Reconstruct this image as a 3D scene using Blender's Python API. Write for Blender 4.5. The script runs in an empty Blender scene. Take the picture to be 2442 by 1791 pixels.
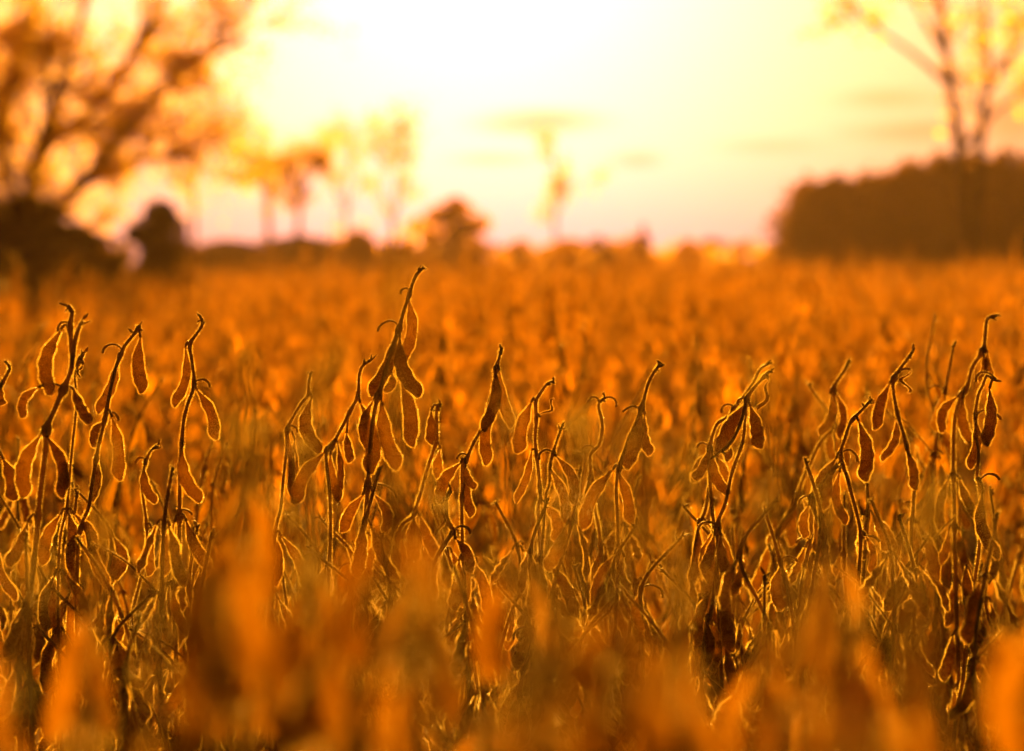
import bpy, math, random
import numpy as np
from mathutils import Vector, Matrix

# ---------------------------------------------------------------- camera, sky, sun, exposure
S = bpy.context.scene
COL = S.collection
PW, PH = 2442.0, 1791.0
FOCAL, SENSOR = 85.0, 36.0
FPX = FOCAL / SENSOR * PW
EYE = 0.95
PITCH = math.atan((PH / 2 - 618) / FPX)
ROLL = math.radians(-0.45)
FOCUS = 1.84
SUN_EL, SUN_AZ = math.radians(8.5), math.radians(-0.9)      # azimuth from +Y, positive to the right

cam = bpy.data.cameras.new('camera')
cam.lens = FOCAL; cam.sensor_width = SENSOR; cam.clip_start = 0.02; cam.clip_end = 5000
cam.dof.use_dof = True; cam.dof.focus_distance = FOCUS; cam.dof.aperture_fstop = 5.8
cam_o = bpy.data.objects.new('camera', cam); COL.objects.link(cam_o)
CR = Matrix.Rotation(math.pi / 2 - PITCH, 3, 'X') @ Matrix.Rotation(ROLL, 3, 'Z')
cam_o.matrix_world = Matrix.Translation((0, 0, EYE)) @ CR.to_4x4()
S.camera = cam_o

SUN_DIR = Vector((math.sin(SUN_AZ) * math.cos(SUN_EL), math.cos(SUN_AZ) * math.cos(SUN_EL), math.sin(SUN_EL)))
sun = bpy.data.lights.new('sun', 'SUN'); sun.energy = 5.0; sun.angle = math.radians(0.6); sun.color = (1.0, 0.55, 0.10)
sun_o = bpy.data.objects.new('sun', sun); COL.objects.link(sun_o)
sun_o.rotation_euler = SUN_DIR.to_track_quat('Z', 'Y').to_euler()

S.view_settings.view_transform = 'Standard'; S.view_settings.look = 'None'
S.view_settings.gamma = 1.0; S.view_settings.exposure = 2.68
try: S.view_settings.use_curve_mapping = False
except Exception: pass
S.render.engine = 'CYCLES'
S.cycles.use_denoising = True
S.cycles.max_bounces = 10; S.cycles.transmission_bounces = 8; S.cycles.diffuse_bounces = 5
S.cycles.transparent_max_bounces = 8
S.cycles.sample_clamp_indirect = 6.0
S.cycles.caustics_reflective = False; S.cycles.caustics_refractive = False

def nd(nt, typ, **kw):
    n = nt.nodes.new(typ)
    for k, v in kw.items(): setattr(n, k, v)
    return n

def px_dir(x, y):
    v = CR @ Vector(((x - PW / 2) / FPX, -(y - PH / 2) / FPX, -1.0))
    return v

def sky_world():
    w = bpy.data.worlds.new('World'); S.world = w; w.use_nodes = True
    nt = w.node_tree; nt.nodes.clear(); L = nt.links.new
    out = nd(nt, 'ShaderNodeOutputWorld'); bg = nd(nt, 'ShaderNodeBackground'); L(bg.outputs[0], out.inputs[0])
    sky = nd(nt, 'ShaderNodeTexSky'); sky.sky_type = 'NISHITA'; sky.sun_disc = False
    sky.sun_elevation = SUN_EL; sky.sun_rotation = SUN_AZ
    sky.air_density = 1.6; sky.dust_density = 4.0; sky.ozone_density = 1.0
    tint = nd(nt, 'ShaderNodeMix', data_type='RGBA', blend_type='MULTIPLY'); tint.inputs[0].default_value = 1.0
    L(sky.outputs[0], tint.inputs[6]); tint.inputs[7].default_value = (0.15, 0.125, 0.037, 1)
    tc = nd(nt, 'ShaderNodeTexCoord')
    nrm = nd(nt, 'ShaderNodeVectorMath', operation='NORMALIZE'); L(tc.outputs['Generated'], nrm.inputs[0])
    # aureole of the low sun in dusty air
    dot = nd(nt, 'ShaderNodeVectorMath', operation='DOT_PRODUCT'); L(nrm.outputs[0], dot.inputs[0]); dot.inputs[1].default_value = SUN_DIR
    mx = nd(nt, 'ShaderNodeMath', operation='MAXIMUM'); L(dot.outputs['Value'], mx.inputs[0]); mx.inputs[1].default_value = 0.0
    cur = tint.outputs[2]
    for p, colr in ((26.0, AUR1), (130.0, AUR2)):
        pw = nd(nt, 'ShaderNodeMath', operation='POWER'); L(mx.outputs[0], pw.inputs[0]); pw.inputs[1].default_value = p
        sc = nd(nt, 'ShaderNodeVectorMath', operation='SCALE'); sc.inputs[0].default_value = colr; L(pw.outputs[0], sc.inputs['Scale'])
        ad = nd(nt, 'ShaderNodeVectorMath', operation='ADD'); L(cur, ad.inputs[0]); L(sc.outputs[0], ad.inputs[1]); cur = ad.outputs[0]
    # soft cloud bars standing low over the horizon
    mp = nd(nt, 'ShaderNodeMapping'); L(nrm.outputs[0], mp.inputs[0]); mp.inputs['Scale'].default_value = (9, 9, 42)
    nz = nd(nt, 'ShaderNodeTexNoise'); L(mp.outputs[0], nz.inputs[0]); nz.inputs['Scale'].default_value = 1.6; nz.inputs['Detail'].default_value = 4
    acc = None
    for (gx, gy, rx, ry, amp) in CLOUDS:
        c = px_dir(gx * GK, gy * GK).normalized()
        sub = nd(nt, 'ShaderNodeVectorMath', operation='SUBTRACT'); L(nrm.outputs[0], sub.inputs[0]); sub.inputs[1].default_value = c
        ax, az = rx * GK / FPX, ry * GK / FPX
        mu = nd(nt, 'ShaderNodeVectorMath', operation='MULTIPLY'); L(sub.outputs[0], mu.inputs[0]); mu.inputs[1].default_value = (1 / ax, 0, 1 / az)
        ln = nd(nt, 'ShaderNodeVectorMath', operation='LENGTH'); L(mu.outputs[0], ln.inputs[0])
        mr = nd(nt, 'ShaderNodeMapRange', interpolation_type='SMOOTHSTEP'); L(ln.outputs['Value'], mr.inputs[0])
        mr.inputs[1].default_value = 0.2; mr.inputs[2].default_value = 1.5; mr.inputs[3].default_value = amp; mr.inputs[4].default_value = 0
        if acc is None: acc = mr.outputs[0]
        else:
            a = nd(nt, 'ShaderNodeMath', operation='MAXIMUM'); L(acc, a.inputs[0]); L(mr.outputs[0], a.inputs[1]); acc = a.outputs[0]
    nr = nd(nt, 'ShaderNodeMapRange'); L(nz.outputs[0], nr.inputs[0]); nr.inputs[1].default_value = 0.3; nr.inputs[2].default_value = 0.65; nr.inputs[3].default_value = 0.35; nr.inputs[4].default_value = 1.15
    cm = nd(nt, 'ShaderNodeMath', operation='MULTIPLY', use_clamp=True); L(acc, cm.inputs[0]); L(nr.outputs[0], cm.inputs[1])
    mix = nd(nt, 'ShaderNodeMix', data_type='RGBA', blend_type='MULTIPLY'); L(cm.outputs[0], mix.inputs[0]); L(cur, mix.inputs[6]); mix.inputs[7].default_value = (0.74, 0.54, 0.34, 1)
    L(mix.outputs[2], bg.inputs[0]); bg.inputs[1].default_value = 0.032

GK = PW / 2252.0                       # my tracing grid for far things -> photograph pixels
AUR1 = (5.4, 2.3, 2.3); AUR2 = (1.0, 0.9, 3.6)
CLOUDS = [(1190, 268, 150, 30, 1.0), (1090, 350, 110, 16, 0.6), (1960, 215, 130, 22, 0.8), (2000, 290, 140, 24, 0.9),
          (450, 300, 130, 60, 0.9), (640, 350, 110, 22, 1.0), (760, 300, 90, 40, 0.7), (1400, 350, 60, 20, 0.6), (1700, 320, 120, 18, 0.5), (2240, 260, 90, 60, 0.8)]
sky_world()

# ---------------------------------------------------------------- helpers
def unproj(x, y, d):
    """photograph pixel + distance along the view axis -> point in the world"""
    return np.array(Vector((0, 0, EYE)) + px_dir(x, y) * d)

CROPS = {'A': (0, 600, 2.753), 'B': (814, 600, 2.753), 'C': (1628, 600, 2.753),
         'D': (0, 1100, 2.391), 'E': (814, 1100, 2.391), 'F': (1628, 1100, 2.391), 'G': (0, 0, 1 / GK)}
def cp(c, x, y):
    ox, oy, s = CROPS[c]
    return ox + x / s, oy + y / s

class MB:
    def __init__(self): self.v = []; self.f = []; self.m = []; self.n = 0
    def add(self, verts, faces, mat=0):
        verts = np.asarray(verts, float); self.v.append(verts)
        faces = np.asarray(faces, int) + self.n
        self.f.extend(faces.tolist()); self.m.extend([mat] * len(faces)); self.n += len(verts)
    def mesh(self, name, mats, smooth=True):
        me = bpy.data.meshes.new(name)
        me.from_pydata(np.concatenate(self.v).tolist(), [], self.f)
        for m in mats: me.materials.append(m)
        me.polygons.foreach_set('material_index', self.m)
        me.polygons.foreach_set('use_smooth', [smooth] * len(self.f))
        me.update(); return me

def tube(pts, rad, ns=8, caps=True):
    pts = np.asarray(pts, float); n = len(pts)
    rad = np.broadcast_to(np.asarray(rad, float), (n,))
    t = np.gradient(pts, axis=0); t /= np.linalg.norm(t, axis=1)[:, None] + 1e-12
    u = np.cross(t[0], [0.31, 0.9, 0.2]); u /= np.linalg.norm(u)
    us = []
    for i in range(n):
        u = u - t[i] * u.dot(t[i]); u /= np.linalg.norm(u) + 1e-12; us.append(u)
    us = np.array(us); w = np.cross(t, us)
    a = np.linspace(0, 2 * np.pi, ns, endpoint=False)
    v = pts[:, None] + rad[:, None, None] * (us[:, None] * np.cos(a)[None, :, None] + w[:, None] * np.sin(a)[None, :, None])
    v = v.reshape(-1, 3); f = []
    for i in range(n - 1):
        for j in range(ns):
            k = (j + 1) % ns
            f.append([i * ns + j, i * ns + k, (i + 1) * ns + k, (i + 1) * ns + j])
    if caps:
        v = np.vstack([v, pts[0], pts[-1]]); a0, a1 = n * ns, n * ns + 1
        f += [[a0, (j + 1) % ns, j, j] for j in range(ns)]
        f += [[a1, (n - 1) * ns + j, (n - 1) * ns + (j + 1) % ns, (n - 1) * ns + j] for j in range(ns)]
        f = [x if x[2] != x[3] else x[:3] for x in f]
        f = [x if len(set(x)) == len(x) else x[:3] for x in f]
    return v, f, t, us, w

class Mixed(MB):
    def add(self, verts, faces, mat=0):
        verts = np.asarray(verts, float); self.v.append(verts); n = self.n
        self.f.extend([[i + n for i in q] for q in faces]); self.m.extend([mat] * len(faces)); self.n += len(verts)

def smooth_path(pts, step):
    """Catmull-Rom through the points, resampled"""
    p = np.asarray(pts, float)
    p = np.vstack([2 * p[0] - p[1], p, 2 * p[-1] - p[-2]]); out = []
    for i in range(1, len(p) - 2):
        k = max(2, int(np.linalg.norm(p[i + 1] - p[i]) / step))
        for s in np.linspace(0, 1, k, endpoint=False):
            out.append(0.5 * ((2 * p[i]) + (-p[i - 1] + p[i + 1]) * s + (2 * p[i - 1] - 5 * p[i] + 4 * p[i + 1] - p[i + 2]) * s * s + (-p[i - 1] + 3 * p[i] - 3 * p[i + 1] + p[i + 2]) * s ** 3))
    out.append(p[-2]); return np.array(out)

def hairs(mb, P, N, lean, rng, lmin, lmax, wid, mat=1):
    k = len(P)
    d = N + lean + rng.normal(0, 0.33, (k, 3)); d /= np.linalg.norm(d, axis=1)[:, None] + 1e-9
    s = np.cross(d, rng.normal(0, 1, (k, 3))); s /= np.linalg.norm(s, axis=1)[:, None] + 1e-9
    ln = rng.uniform(lmin, lmax, (k, 1))
    base = P - N * 0.0001
    v = np.stack([base - s * wid / 2, base + s * wid / 2, P + d * ln], 1).reshape(-1, 3)
    f = np.arange(3 * k).reshape(-1, 3)
    mb.add(v, f.tolist(), mat)

def tag(o, label=None, cat=None, group=None, kind=None):
    if label: o['label'] = label
    if cat: o['category'] = cat
    if group: o['group'] = group
    if kind: o['kind'] = kind
    return o
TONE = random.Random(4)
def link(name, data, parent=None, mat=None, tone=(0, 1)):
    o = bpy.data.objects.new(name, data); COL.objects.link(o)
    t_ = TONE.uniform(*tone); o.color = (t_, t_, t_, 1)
    if parent is not None: o.parent = parent
    if mat is not None: o.matrix_basis = mat
    return o

# ---------------------------------------------------------------- materials
def leafy(name, diff_a, diff_b, tr_a, tr_b, trans, scale=90.0, gloss=0.04, rnd='object', stains=0.0, rough=0.45, namp=1.3, lo=0.0, hi=1.0):
    m = bpy.data.materials.new(name); m.use_nodes = True; nt = m.node_tree; nt.nodes.clear(); L = nt.links.new
    out = nd(nt, 'ShaderNodeOutputMaterial')
    tc = nd(nt, 'ShaderNodeTexCoord')
    nz = nd(nt, 'ShaderNodeTexNoise'); L(tc.outputs['Object'], nz.inputs[0]); nz.inputs['Scale'].default_value = scale; nz.inputs['Detail'].default_value = 5
    if rnd == 'object': r = nd(nt, 'ShaderNodeObjectInfo').outputs['Random']
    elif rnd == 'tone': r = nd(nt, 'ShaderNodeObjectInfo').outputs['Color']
    elif rnd == 'island': r = nd(nt, 'ShaderNodeNewGeometry').outputs['Random Per Island']
    a = nd(nt, 'ShaderNodeMath', operation='MULTIPLY_ADD'); L(nz.outputs[0], a.inputs[0]); a.inputs[1].default_value = namp; a.inputs[2].default_value = -namp / 2
    b = nd(nt, 'ShaderNodeMath', operation='ADD', use_clamp=True); L(a.outputs[0], b.inputs[0]); L(r, b.inputs[1])
    if lo > 0 or hi < 1:
        mrr = nd(nt, 'ShaderNodeMapRange', interpolation_type='SMOOTHSTEP'); L(b.outputs[0], mrr.inputs[0]); mrr.inputs[1].default_value = lo; mrr.inputs[2].default_value = hi; fac = mrr.outputs[0]
    else: fac = b.outputs[0]
    cols = []
    for ca, cb in ((diff_a, diff_b), (tr_a, tr_b)):
        mx = nd(nt, 'ShaderNodeMix', data_type='RGBA'); L(fac, mx.inputs[0])
        mx.inputs[6].default_value = (*ca, 1); mx.inputs[7].default_value = (*cb, 1); c = mx.outputs[2]
        if stains:
            n2 = nd(nt, 'ShaderNodeTexNoise'); L(tc.outputs['Object'], n2.inputs[0]); n2.inputs['Scale'].default_value = 110; n2.inputs['Detail'].default_value = 6
            mr = nd(nt, 'ShaderNodeMapRange'); L(n2.outputs[0], mr.inputs[0]); mr.inputs[1].default_value = 0.56; mr.inputs[2].default_value = 0.70; mr.inputs[4].default_value = stains
            m2 = nd(nt, 'ShaderNodeMix', data_type='RGBA', blend_type='MULTIPLY'); L(mr.outputs[0], m2.inputs[0]); L(c, m2.inputs[6]); m2.inputs[7].default_value = (0.25, 0.2, 0.16, 1); c = m2.outputs[2]
        cols.append(c)
    d = nd(nt, 'ShaderNodeBsdfDiffuse'); L(cols[0], d.inputs[0])
    t = nd(nt, 'ShaderNodeBsdfTranslucent'); L(cols[1], t.inputs[0])
    mix = nd(nt, 'ShaderNodeMixShader'); mix.inputs[0].default_value = trans; L(d.outputs[0], mix.inputs[1]); L(t.outputs[0], mix.inputs[2])
    g = nd(nt, 'ShaderNodeBsdfGlossy'); g.inputs['Roughness'].default_value = rough; g.inputs[0].default_value = (1, 0.82, 0.4, 1)
    fr = nd(nt, 'ShaderNodeMixShader'); fr.inputs[0].default_value = gloss; L(mix.outputs[0], fr.inputs[1]); L(g.outputs[0], fr.inputs[2])
    L(fr.outputs[0], out.inputs[0])
    return m

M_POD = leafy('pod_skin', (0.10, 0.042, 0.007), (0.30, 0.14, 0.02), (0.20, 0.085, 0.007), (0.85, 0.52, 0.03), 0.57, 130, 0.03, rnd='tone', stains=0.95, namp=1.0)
M_DRY = leafy('dry_pod_skin', (0.08, 0.04, 0.01), (0.16, 0.08, 0.02), (0.25, 0.10, 0.015), (0.45, 0.2, 0.03), 0.5, 120, 0.03, stains=0.9)
M_STEM = leafy('stem_bark', (0.11, 0.055, 0.022), (0.2, 0.11, 0.045), (0.4, 0.2, 0.04), (0.6, 0.3, 0.06), 0.25, 140, 0.05)
M_HAIR = leafy('plant_hair', (0.46, 0.19, 0.022), (0.64, 0.31, 0.04), (0.98, 0.54, 0.05), (1.0, 0.68, 0.09), 0.78, 200, 0.4, rough=0.45)
M_FIELD = leafy('field_plant', (0.07, 0.025, 0.003), (0.36, 0.17, 0.015), (0.12, 0.04, 0.003), (1.0, 0.58, 0.03), 0.64, 60, 0.05, rnd='island', lo=.42, hi=.8)  # random dark and gold islands put sun and shade contrast into the colour
M_BARK = leafy('tree_bark', (0.05, 0.035, 0.022), (0.10, 0.07, 0.045), (0.1, 0.06, 0.03), (0.1, 0.06, 0.03), 0.02, 6, 0.02)
M_GOLD = leafy('golden_leaf', (0.06, 0.026, 0.005), (0.11, 0.055, 0.01), (0.66, 0.30, 0.018), (0.95, 0.56, 0.04), 0.74, 3, 0.05, rnd='island')
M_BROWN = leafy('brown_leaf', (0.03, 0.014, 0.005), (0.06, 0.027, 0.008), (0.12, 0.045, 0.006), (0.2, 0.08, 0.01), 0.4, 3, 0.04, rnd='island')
M_ORANGE = leafy('orange_leaf', (0.09, 0.045, 0.012), (0.15, 0.08, 0.018), (0.5, 0.19, 0.015), (0.75, 0.34, 0.03), 0.65, 3, 0.04, rnd='island')
M_SOIL = leafy('dry_soil', (0.10, 0.06, 0.035), (0.2, 0.13, 0.07), (0.1, 0.06, 0.03), (0.1, 0.06, 0.03), 0.0, 4, 0.0)

# ---------------------------------------------------------------- pods, stems
PL, PWD = 0.047, 0.0108
def pod_geom(seed, nr=26, ns=14, nh=0, hl=(0.0009, 0.0021), hw=0.00021, seeds=3, bend=0.12, fat=1.0, wav=0.0, mb=None, M=None, mats=(0, 1)):
    """a soybean pod: narrow at its stalk, bulging over each bean, oblique rounded end with a beak. Local +Z runs from stalk to beak"""
    rng = np.random.default_rng(seed)
    ts = np.concatenate([[0], np.linspace(0.03, 0.94, nr - 4), [0.97, 0.99, 1.0]])
    T = [0, .05, .10, .18, .30, .45, .60, .74, .84, .91, .955, .98, 1.0]
    W = [.13, .17, .28, .52, .78, .88, .95, 1.0, .97, .84, .60, .30, .05]
    w = np.interp(ts, T, W); k = np.ones(3) / 3
    w[2:-2] = np.convolve(w, k, 'same')[2:-2]
    bc = np.linspace(0.33, 0.80, seeds) if seeds > 1 else np.array([0.62])
    bump = sum(np.exp(-((ts - c) / 0.075) ** 2) for c in bc)
    w = w * (0.84 + 0.18 * np.clip(bump, 0, 1)) * fat
    th = w * (0.34 + 0.36 * np.clip(bump, 0, 1))
    cx = bend * PL * (np.sin(np.pi * ts * 0.9) - 0.6 * ts) + wav * PL * np.sin(ts * 9 + seed)
    cx = cx + 0.28 * PWD * np.clip((ts - 0.86) / 0.14, 0, 1) ** 1.5
    cy = wav * PL * 0.7 * np.cos(ts * 7 + seed) + 0.02 * PL * np.sin(ts * 3 + seed)
    a = np.linspace(0, 2 * np.pi, ns, endpoint=False)
    ca, sa = np.cos(a), np.sin(a) * (0.55 + 0.45 * np.abs(np.sin(a)))
    jit = 1 + rng.normal(0, 0.015, (len(ts), ns))
    X = cx[:, None] + PWD / 2 * w[:, None] * ca[None] * jit
    Y = cy[:, None] + PWD / 2 * th[:, None] * sa[None] * jit
    Z = np.broadcast_to(ts[:, None] * PL, X.shape)
    V = np.stack([X, Y, Z], -1)
    f = []
    n = len(ts)
    for i in range(n - 1):
        for j in range(ns):
            q = (j + 1) % ns; f.append([i * ns + j, i * ns + q, (i + 1) * ns + q, (i + 1) * ns + j])
    f.append(list(range(ns))[::-1]); f.append([(n - 1) * ns + j for j in range(ns)])
    own = mb is None
    if own:
        mb = Mixed()
    vv = V.reshape(-1, 3)
    if M is not None: vv = vv @ np.array(M.to_3x3()).T + np.array(M.translation)
    mb.add(vv, f, mats[0])
    if nh:
        i = rng.integers(1, n - 2, nh); j = rng.integers(0, ns, nh)
        if nh > 200:                                       # fuzz thinned in random patches to make the rim glow uneven
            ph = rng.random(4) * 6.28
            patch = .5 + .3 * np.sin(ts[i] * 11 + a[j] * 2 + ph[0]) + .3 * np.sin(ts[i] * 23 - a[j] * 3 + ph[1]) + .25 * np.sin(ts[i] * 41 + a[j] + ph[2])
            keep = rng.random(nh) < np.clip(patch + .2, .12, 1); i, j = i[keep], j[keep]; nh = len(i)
        fr, fs = rng.random((2, nh, 1))
        q = (j + 1) % ns
        P = (V[i, j] * (1 - fr) + V[i + 1, j] * fr) * (1 - fs) + (V[i, q] * (1 - fr) + V[i + 1, q] * fr) * fs
        du = V[i, q] - V[i, j]; dv = V[i + 1, j] - V[i, j]
        N = np.cross(du, dv); N /= np.linalg.norm(N, axis=1)[:, None] + 1e-12
        lean = np.zeros_like(N); lean[:, 2] = 0.35
        if M is not None:
            R = np.array(M.to_3x3()); P = P @ R.T + np.array(M.translation); N = N @ R.T; N /= np.linalg.norm(N, axis=1)[:, None] + 1e-12; lean = lean @ R.T
        hairs(mb, P, N, lean, rng, hl[0], hl[1], hw, mats[1])
    return mb

POD_SPEC = [dict(seeds=3, bend=-.05, fat=.85, wav=.012), dict(seeds=2, bend=.02, fat=.98, wav=.015), dict(seeds=3, bend=.24, fat=.88), dict(seeds=3, bend=.10), dict(seeds=3, bend=.16), dict(seeds=2, bend=.08), dict(seeds=3, bend=.05, fat=1.06), dict(seeds=3, bend=.2, fat=.95),
            dict(seeds=2, bend=.14, fat=1.05), dict(seeds=3, bend=.12, fat=.92), dict(seeds=4, bend=.09), dict(seeds=3, bend=.02), dict(seeds=2, bend=.18, fat=.9)]
DRY_SPEC = [dict(seeds=2, bend=.1, fat=.55, wav=.05), dict(seeds=1, bend=.15, fat=.5, wav=.07), dict(seeds=3, bend=.05, fat=.6, wav=.04)]
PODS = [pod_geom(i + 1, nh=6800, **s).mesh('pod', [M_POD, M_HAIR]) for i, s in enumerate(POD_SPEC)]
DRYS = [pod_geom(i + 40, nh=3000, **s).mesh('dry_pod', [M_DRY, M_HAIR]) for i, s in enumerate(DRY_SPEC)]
PODS_B = [pod_geom(i + 1, nr=16, ns=8, nh=240, hl=(0.0011, 0.0021), hw=0.0003, **s).mesh('pod', [M_POD, M_HAIR]) for i, s in enumerate(POD_SPEC)]

def pod_matrix(b, t, width, roll, rng):
    """stalk point b, beak point t -> placement of a pod"""
    b, t = Vector(b), Vector(t); z = (t - b); L = z.length; z.normalize()
    x = Vector((0, -1, 0)).cross(z)
    if x.length < 1e-3: x = Vector((1, 0, 0))
    x.normalize(); x = Matrix.Rotation(roll, 3, z) @ x
    y = z.cross(x)
    R = Matrix((x, y, z)).transposed()
    s = width / PWD
    return Matrix.Translation(b) @ R.to_4x4() @ Matrix.Diagonal((s, s * 1.0, L / PL, 1))

def add_stem(mb, path, r0, r1, rng, ns=8, hair=6000, hl=(0.0007, 0.0016), hw=0.0002, knots=()):
    """path runs from tip to base; hair = hairs per metre"""
    n = len(path); s = np.linspace(0, 1, n)
    seg = np.r_[0, np.cumsum(np.linalg.norm(np.diff(path, axis=0), axis=1))]
    rad = r0 + (r1 - r0) * (seg / seg[-1]) ** 0.8
    for k in knots:
        dd = np.linalg.norm(path - k, axis=1); rad = rad * (1 + 0.55 * np.exp(-(dd / 0.0035) ** 2))
    rad = rad * (1 + 0.06 * np.sin(seg * 400 + rng.random() * 6))
    v, f, t, u, w = tube(path, rad, ns)
    mb.add(v, f, 0)
    k = int(hair * seg[-1])
    if k:
        i = rng.integers(0, n - 1, k); fr = rng.random((k, 1)); a = rng.random((k, 1)) * 2 * np.pi
        N = u[i] * np.cos(a) + w[i] * np.sin(a)
        P = path[i] * (1 - fr) + path[i + 1] * fr + N * rad[i][:, None] * 0.97
        hairs(mb, P, N, -t[i] * 0.3 + np.array([0, 0, -0.15]), rng, hl[0], hl[1], hw)

def stalk(mb, a, b, rng, r=0.0008, hair=8000, arch=0.004, ns=6, hw=0.0002):
    """short arched stalk from the stem node a to the pod base b"""
    a, b = np.array(a), np.array(b); m = (a + b) / 2; m[2] += arch
    add_stem(mb, smooth_path([a, m, b], 0.0015), r * 0.9, r * 1.3, rng, ns, hair, hl=(0.0005, 0.0012), hw=hw)

def curl(mb, p, rng, size=0.012, hair=8000, sgn=None, hw=0.0002):
    """dried leaf stalk left at a node: a thin hook"""
    sg = sgn if sgn else rng.choice([-1, 1]); a0 = rng.uniform(0.6, 1.2)
    dy = rng.uniform(-.5, .5)
    pts = [np.array(p)]
    ang = a0; st = size / 5
    for i in range(7):
        pts.append(pts[-1] + st * np.array([sg * math.cos(ang), dy * 0.6, math.sin(ang)])); ang -= rng.uniform(.15, .6)
    add_stem(mb, smooth_path(pts, 0.0014), 0.0007, 0.0011, rng, 6, hair, hl=(0.0005, 0.0012), hw=hw)

def buds(mb, p, d, rng, n=5, hair=True, hw=0.0002):
    """withered flower raceme at a shoot's tip: small knobbly buds"""
    p = np.array(p, float)
    for i in range(n):
        q = p + rng.normal(0, 0.0004, 3) - d * (i * 0.0017)
        e = q + (rng.normal(0, 1, 3) * 0.8 + d) * 0.0026
        path = np.linspace(q, e, 5)
        v, f, t, u, w = tube(path, np.array([.4, .95, 1.1, .8, .2]) * rng.uniform(.0006, .0011), 6)
        mb.add(v, f, 0)
        if hair:
            a = rng.random((40, 1)) * 6.28; i2 = rng.integers(0, 5, 40); N = u[i2] * np.cos(a) + w[i2] * np.sin(a)
            hairs(mb, path[i2] + N * .0007, N, 0 * N, rng, .0006, .0014, hw)

# ---------------------------------------------------------------- generated plants (each with stem, pods, buds)
def gen_plan(seed, h=0.9, more=0):
    """positions of everything on a plant, base at the origin: stems [(tip..base path, r0, r1)], nodes, pods [(node, base, tip, width, kind, roll)]"""
    rng = np.random.default_rng(seed); stems, pods, curls, tips = [], [], [], []
    def shoot(base, top, r0, r1, ztop_only=0.0):
        base, top = np.array(base, float), np.array(top, float)
        L = np.linalg.norm(top - base); n = max(4, int(L / 0.055))
        pts = [base + (top - base) * s for s in np.linspace(0, 1, n)]
        lean = rng.normal(0, 0.03, 2)
        for i in range(1, n):
            z = (-1) ** i * rng.uniform(0.002, 0.007); s = i / (n - 1)
            pts[i] = pts[i] + np.array([z + lean[0] * s * s, rng.normal(0, .004) + lean[1] * s * s, 0])
        if rng.random() < .7: pts[-1] = pts[-1] + np.array([rng.choice([-1, 1, 1]) * .022, rng.normal(0, .01), -.014])
        nodes = pts[1:-1]
        stems.append((smooth_path(pts[::-1], 0.004), r0, r1, nodes))
        tips.append((pts[-1], (pts[-1] - pts[-2]) / np.linalg.norm(pts[-1] - pts[-2])))
        for i, nd_ in enumerate(nodes):
            if nd_[2] < 0.14: continue
            a0 = rng.random() * 6.28
            k = more + (rng.choice([2, 2, 3, 3, 4, 4]) if i < len(nodes) - 1 else rng.choice([1, 2, 2, 3]))
            for q in range(k):
                a = a0 + q * (6.28 / max(k, 1)) + rng.normal(0, .3)
                out = np.array([math.cos(a), math.sin(a), 0])
                b = nd_ + out * rng.uniform(.003, .006) + np.array([0, 0, -rng.uniform(0, .004)])
                ln = rng.uniform(.036, .053); sp = rng.uniform(.05, .3) if more else rng.uniform(.12, .5)
                tp = b + ln * (out * math.sin(sp) + np.array([0, 0, -math.cos(sp)]))
                kind = 'dry' if rng.random() < .12 else 'pod'
                pods.append((nd_, b, tp, rng.uniform(.0092, .0122) * (1 if kind == 'pod' else .8), kind, rng.normal(0, .9)))
            if rng.random() < .45: curls.append((nd_, rng.uniform(.008, .018)))
            if rng.random() < .12:                         # leafless stalk still standing out
                a = rng.random() * 6.28; e = nd_ + np.array([math.cos(a) * .05, math.sin(a) * .05, .045])
                stems.append((smooth_path([e, (e + nd_) / 2 + np.array([0, 0, .006]), nd_], .004), .0006, .0010, []))
    shoot((0, 0, 0), (rng.normal(0, .03), rng.normal(0, .03), h), .0012, .0033)
    main = stems[0][0]
    for q in range(rng.choice([0, 1, 1, 2])):
        b = main[int(len(main) * rng.uniform(.5, .75))]; a = rng.random() * 6.28
        shoot(b, b + np.array([math.cos(a) * .07, math.sin(a) * .07, (h - b[2]) * rng.uniform(.6, .93)]), .0011, .0020)
    return rng, stems, pods, curls, tips

def stem_mesh(plan, hair, hw, ns=8):
    rng, stems, pods, curls, tips = plan; mb = Mixed()
    for path, r0, r1, nodes in stems: add_stem(mb, path, r0, r1, rng, ns, hair, knots=nodes, hw=hw)
    for nd_, b, t, w, kind, roll in pods: stalk(mb, nd_, b, rng, hair=hair // 2, hw=hw)
    for p, s in curls: curl(mb, p, rng, s, hair // 2, hw=hw)
    return mb.mesh('stem', [M_STEM, M_HAIR])
def bud_mesh(plan, hw):
    rng, stems, pods, curls, tips = plan; out = []
    for p, d in tips:
        mb = Mixed(); buds(mb, p, d, rng, rng.integers(3, 7), True, hw); out.append(mb.mesh('bud', [M_STEM, M_HAIR]))
    return out

def make_proto(seed, fine, more=0):
    plan = gen_plan(seed, .9, more)
    st = stem_mesh(plan, 11000 if fine else 3000, 0.0002 if fine else 0.0004)
    bd = bud_mesh(plan, 0.0002 if fine else 0.0004)
    rng = plan[0]; pl = []
    for nd_, b, t, w, kind, roll in plan[2]:
        me = (PODS if fine else PODS_B)[rng.integers(0, len(PODS))] if kind == 'pod' else DRYS[rng.integers(0, len(DRYS))]
        pl.append((me, pod_matrix(b, t, w, roll, rng)))
    return st, bd, pl
N_PROTO = 9
FINE = [make_proto(100 + i, True) for i in range(N_PROTO)]
LUSH = [make_proto(150 + i, False, 2) for i in range(N_PROTO)]
COARSE = [make_proto(100 + i, False) for i in range(N_PROTO)]

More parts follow.
